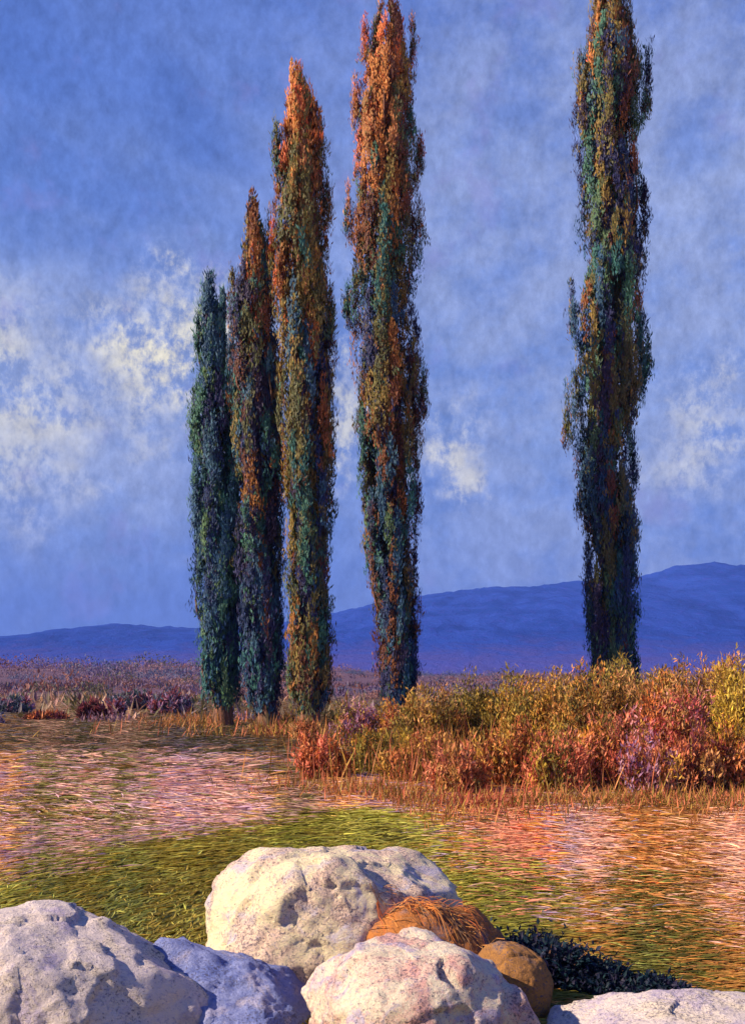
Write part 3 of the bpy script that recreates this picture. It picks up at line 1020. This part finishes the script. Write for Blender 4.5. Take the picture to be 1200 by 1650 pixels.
boulder('rock_slab', 'low rock slope with blue shadow in its colour between the left and middle boulders', (-0.66, 5.15, -0.12),
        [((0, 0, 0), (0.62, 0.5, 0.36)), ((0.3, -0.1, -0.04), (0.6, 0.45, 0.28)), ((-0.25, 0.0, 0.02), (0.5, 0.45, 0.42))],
        [((0.42, -0.35, 0.85), 0.30), ((0.1, -0.5, 0.85), 0.32)], M_SHADOW_BLUE, 21, 0.10, 9, 30, 0.82)
boulder('boulder', 'small round brown boulder beside the dark creeping bush', (0.725, 5.35, 0.08),
        [((0, 0, 0), (0.20, 0.2, 0.23))], [((0.3, -0.2, 0.9), 0.21)], M_BROWN, 27, 0.05, 9, 14, 0.88, 0.015)
boulder('boulder', 'angular rust orange boulder leaning on the right side of the largest one', (0.34, 5.62, 0.08),
        [((0, 0, 0), (0.50, 0.34, 0.42)), ((0.24, 0, -0.1), (0.36, 0.3, 0.30))],
        [((0.50, -0.45, 0.75), 0.31), ((0.15, -0.75, 0.65), 0.32), ((-0.2, -0.6, 0.75), 0.36)], M_RUST, 33, 0.07, 9, 26, 0.86)
boulder('rock_ledge', 'low pale lilac rock ledge along the bottom right edge', (1.38, 4.8, -0.06),
        [((0, 0, 0), (0.74, 0.38, 0.26)), ((0.35, 0, 0), (0.7, 0.4, 0.27)), ((-0.42, 0, 0), (0.62, 0.34, 0.25))],
        [((0, -0.15, 1), 0.22)], M_LILAC, 39, 0.06, 9, 12, 0.93)

# dark creeping bush in the hollow behind the small boulder
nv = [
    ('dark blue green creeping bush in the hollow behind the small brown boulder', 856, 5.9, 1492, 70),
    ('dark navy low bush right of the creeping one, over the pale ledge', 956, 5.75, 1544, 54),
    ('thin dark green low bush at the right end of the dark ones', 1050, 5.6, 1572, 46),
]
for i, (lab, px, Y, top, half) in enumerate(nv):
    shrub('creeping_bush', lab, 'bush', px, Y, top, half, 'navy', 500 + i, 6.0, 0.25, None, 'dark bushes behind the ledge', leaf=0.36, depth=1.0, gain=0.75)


# ------------------------------------------------------------------ grass
def blades(name, label, n, sampler, length, width, lift, seed, keep=None, kind='stuff', cat=None, colour=None, spread=0.35, cap=3.2):
    r = np.random.default_rng(seed)
    x, y = sampler(r, n)
    if keep is not None:
        k = keep(x, y, r)
        x, y = x[k], y[k]
    n = len(x)
    a = flow(x, y) + r.normal(0, spread, n)
    a = np.where(r.random(n) < 0.5, a, a + math.pi)
    sc = np.clip(y / 9.0, 0.6, cap)
    L = r.uniform(*length, n) * sc
    Wd = r.uniform(*width, n) * sc
    el = r.uniform(*lift, n)
    z = gz(x, y)
    d = np.stack([np.cos(a) * np.cos(el), np.sin(a) * np.cos(el), np.sin(el)], -1)
    side = np.stack([-np.sin(a), np.cos(a), r.normal(0, 0.11, n)], -1)
    side /= np.linalg.norm(side, axis=1)[:, None]
    b = np.stack([x, y, z + r.uniform(-0.005, 0.03, n) * sc], -1)
    droop = np.array([0, 0, 1.0]) * (L * 0.05)[:, None]
    m_ = b + d * (L * 0.45)[:, None] + droop
    v2 = m_ + side * Wd[:, None] * 0.5
    v3 = m_ - side * Wd[:, None] * 0.5
    v4 = b + d * L[:, None] + droop * 0.5
    V = np.stack([b - d * (L * 0.05)[:, None], v2, v4, v3], 1).reshape(-1, 3)
    idx = np.arange(n)[:, None] * 4
    T = idx + np.array([[0, 1, 2, 3]])
    c = ground_color(x, y, r) if colour is None else colour(x, y, r)
    o = mesh_obj(name, V, T, M_GRASS, colors=np.repeat(c, 4, axis=0))
    return tag(o, label, cat, kind=kind)


def fan(y0, y1, power=1.0, side=0.47):
    def f(r, n):
        u = r.random(n)
        y = 1 / ((1 / y0) * (1 - u ** power) + (1 / y1) * (u ** power))
        x = (r.random(n) * 2 - 1) * side * (y + 1.0)
        return x, y
    return f


blades('meadow_grass', 'short olive, pink and ochre grass lying in streaks over the near meadow', 200000, fan(4.3, 24.0), (0.09, 0.25), (0.013, 0.030), (0.0, 0.10), 601,
       keep=lambda x, y, r: r.random(len(y)) > sstep(y, 13, 23))
blades('meadow_grass', 'tawny and lilac grass of the middle meadow up to the trees', 135000, fan(12.0, 75.0), (0.09, 0.26), (0.015, 0.034), (0.0, 0.14), 602, cap=2.2,
       keep=lambda x, y, r: r.random(len(y)) < sstep(y, 12, 20))


def clumpy(x, y, r):
    return r.random(len(x)) < sstep(fbm(x * 0.07, y * 0.05, octv=3, seed=301), 0.40, 0.64) * (0.12 + 0.88 * sstep(y, 50, 140))


blades('heath_scrub', 'low purple and blue grey heath scrub far behind the trees', 80000, fan(40.0, 420.0), (0.2, 0.7), (0.08, 0.18), (0.4, 1.35), 603, spread=1.5, cap=1.25, keep=clumpy)


def far_clumps():
    r = np.random.default_rng(909)
    pos, axs, nor, cols, ln, wd = [], [], [], [], [], []
    pal = P([(92, 98, 130), (112, 92, 128), (136, 102, 118), (150, 112, 108), (140, 92, 84), (118, 82, 80), (104, 98, 80)]) * 0.9
    n = 760
    y = 1 / (r.random(n) ** 2.2 * (1 / 34 - 1 / 400) + 1 / 400)
    x = (r.random(n) * 2 - 1) * 0.46 * y
    ok = r.random(n) < 0.05 + 0.95 * sstep(y, 45, 130)
    x, y = x[ok], y[ok]
    n = len(x)
    tone = fbm(x * 0.05, y * 0.02, octv=3, seed=910)
    for k in range(n):
        h = (r.uniform(0.5, 1.5) if r.random() < 0.86 else r.uniform(1.6, 2.6)) * (0.45 + y[k] / 150.0) * (1.0 if x[k] / y[k] < -0.06 else 0.55)
        w_ = h * r.uniform(0.9, 2.2)
        m = 190
        a = r.random(m) * 2 * math.pi
        q = np.sqrt(r.random(m))
        px_, py_ = np.cos(a) * q * w_, np.sin(a) * q * w_
        pz_ = h * 0.8 * (1 - q ** 2) ** 0.6 * r.uniform(0.1, 1.0, m)
        b = np.stack([x[k] + px_, y[k] + py_, float(gz(np.array([x[k]]), np.array([y[k]]))[0]) + pz_ - 0.1], -1)
        pos.append(b)
        axs.append(np.array([0, 0, 1.0]) + r.normal(0, 0.5, (m, 3)))
        nor.append(np.stack([px_, py_, pz_], -1) / w_ + r.normal(0, 0.4, (m, 3)))
        ci = int(np.clip((tone[k] - 0.25) * 2 + r.normal(0, 0.2), 0, 0.999) * len(pal))
        cols.append(pal[ci] * np.exp(r.normal(0, 0.15, (m, 1))))
        ln.append(r.uniform(0.16, 0.42, m) * (0.4 + 0.4 * h))
        wd.append(r.uniform(0.08, 0.18, m) * (0.4 + 0.4 * h))
    V, F = leaf_quads(np.concatenate(pos), np.concatenate(axs), np.concatenate(nor), np.concatenate(ln), np.concatenate(wd))
    o = mesh_obj('far_scrub', V, F, M_SHRUB, colors=np.repeat(np.concatenate(cols), 4, axis=0))
    tag(o, 'mass of mauve and russet scrub on the far plain below the hills', None, kind='stuff')


far_clumps()


def tall_col(x, y, r):
    pal = P([(176, 116, 60), (196, 132, 80), (150, 120, 52), (206, 120, 84), (134, 104, 48), (190, 150, 70), (170, 84, 60)])
    st = np.clip(fbm(x * 0.9, y * 0.9, octv=3, seed=88) * 1.6 - 0.3 + r.normal(0, 0.15, len(x)), 0, 0.999)
    return pal[(st * len(pal)).astype(int)] * np.exp(r.normal(0, 0.2, (len(x), 1))) * 0.85


def thicket(r, n):
    lx = np.where(r.random(n) < 0.06, r.normal(-0.02, 0.04, n), r.uniform(0.02, 0.44, n))
    y = r.uniform(14.0, 19.5, n) + 1.6 * (1 - sstep(lx, -0.05, 0.12))
    return lx * y, y


blades('tall_grass', 'tall straw and rust grass growing up through the thicket', 5200, thicket, (0.16, 0.50), (0.006, 0.013), (0.75, 1.5), 604, spread=2.0, colour=tall_col,
       keep=lambda x, y, r: r.random(len(x)) < sstep(fbm(x * 0.8, y * 0.8, octv=3, seed=311), 0.40, 0.66) * (0.25 + 0.75 * sstep(y - 14.6, 0, 1.6)))


def tree_feet(r, n):
    lx = r.normal(-0.1, 0.07, n)
    y = r.uniform(26, 36, n)
    return lx * y, y


def thicket_foot(r, n):
    lx = np.where(r.random(n) < 0.2, r.normal(0.0, 0.06, n), r.uniform(0.0, 0.46, n))
    y = 13.9 + 2.0 * (1 - sstep(lx, -0.08, 0.10)) - np.abs(r.normal(0, 0.8, n)) * fbm(lx * 22, lx * 0 + 3, octv=3, seed=66) * 2 + r.normal(0, 0.4, n)
    return lx * y, y


blades('tall_grass', 'short tawny grass along the front foot of the thicket', 5000, thicket_foot, (0.05, 0.20), (0.007, 0.015), (0.35, 1.45), 606, spread=2.0, colour=tall_col)
blades('tall_grass', 'rusty tall grass round the feet of the close three poplars', 5000, tree_feet, (0.06, 0.22), (0.006, 0.013), (0.5, 1.4), 605, spread=2.0, colour=tall_col,
       keep=lambda x, y, r: r.random(len(x)) < sstep(fbm(x * 0.5, y * 0.5, octv=3, seed=312), 0.42, 0.64))


# rust coloured dry grass rooted in the cleft of the largest boulder, hanging down over the stones
def cleft_grass():
    from mathutils.bvhtree import BVHTree
    bpy.context.view_layer.update()
    dg = bpy.context.evaluated_depsgraph_get()
    rocks = [o for o in bpy.data.objects if o.name.startswith('boulder')]
    trees = [(BVHTree.FromObject(o, dg), o.location.copy()) for o in rocks]

    def top(x, y):
        z = -1.0
        for bv, loc in trees:
            h = bv.ray_cast(Vector((x, y, 3.0)) - loc, Vector((0, 0, -1)))
            if h[0] is not None:
                z = max(z, h[0].z + loc.z)
        return max(z, float(gz(np.array([x]), np.array([y]))[0]) if z < 0 else z)

    r = np.random.default_rng(77)
    V, F, C = [], [], []
    pal = P([(196, 124, 60), (176, 104, 50), (210, 142, 72), (150, 96, 54), (138, 104, 72), (190, 138, 84), (168, 90, 48)]) * 1.05
    base = 0
    for tuft in range(20):
        u = tuft / 19.0
        tx = 0.02 + 0.50 * u + r.normal(0, 0.03)
        ty = 5.66 - 0.10 * u + r.normal(0, 0.05)
        col_ = pal[r.integers(0, len(pal))]
        for k in range(6):
            x = tx + r.normal(0, 0.03)
            y = ty + r.normal(0, 0.03)
            a = R(-28) + r.normal(0, 0.42)
            L = r.uniform(0.08, 0.24)
            wd_ = r.uniform(0.002, 0.0045)
            d = np.array([math.cos(a), math.sin(a)])
            sd = np.array([-d[1], d[0]])
            lift = r.uniform(0.01, 0.05)
            c = (col_ if r.random() < 0.6 else pal[r.integers(0, len(pal))]) * math.exp(r.normal(0, 0.18))
            prev = None
            for q in range(5):
                t = q / 4.0
                cx_, cy_ = x + d[0] * L * t, y + d[1] * L * t
                z = top(cx_, cy_) + 0.004 + lift * math.sin(t * math.pi * 0.85)
                if prev is not None:
                    z = max(z, prev - 0.09)
                prev = z
                ww = wd_ * (1 - t * 0.8)
                V.append((cx_ - sd[0] * ww, cy_ - sd[1] * ww, z))
                V.append((cx_ + sd[0] * ww, cy_ + sd[1] * ww, z + 0.002))
                C += [c, c]
            for q in range(4):
                b = base + q * 2
                F.append((b, b + 1, b + 3, b + 2))
            base += 10
    V = np.array(V)
    off = V.mean(0)
    root = empty('dry_grass_tuft', off)
    tag(root, 'thin rusty dry grass hanging over the rust orange boulder', 'dry grass')
    tag(mesh_obj('blades', V - off, np.array(F), M_GRASS, root, colors=np.array(C)), kind='stuff')


cleft_grass()
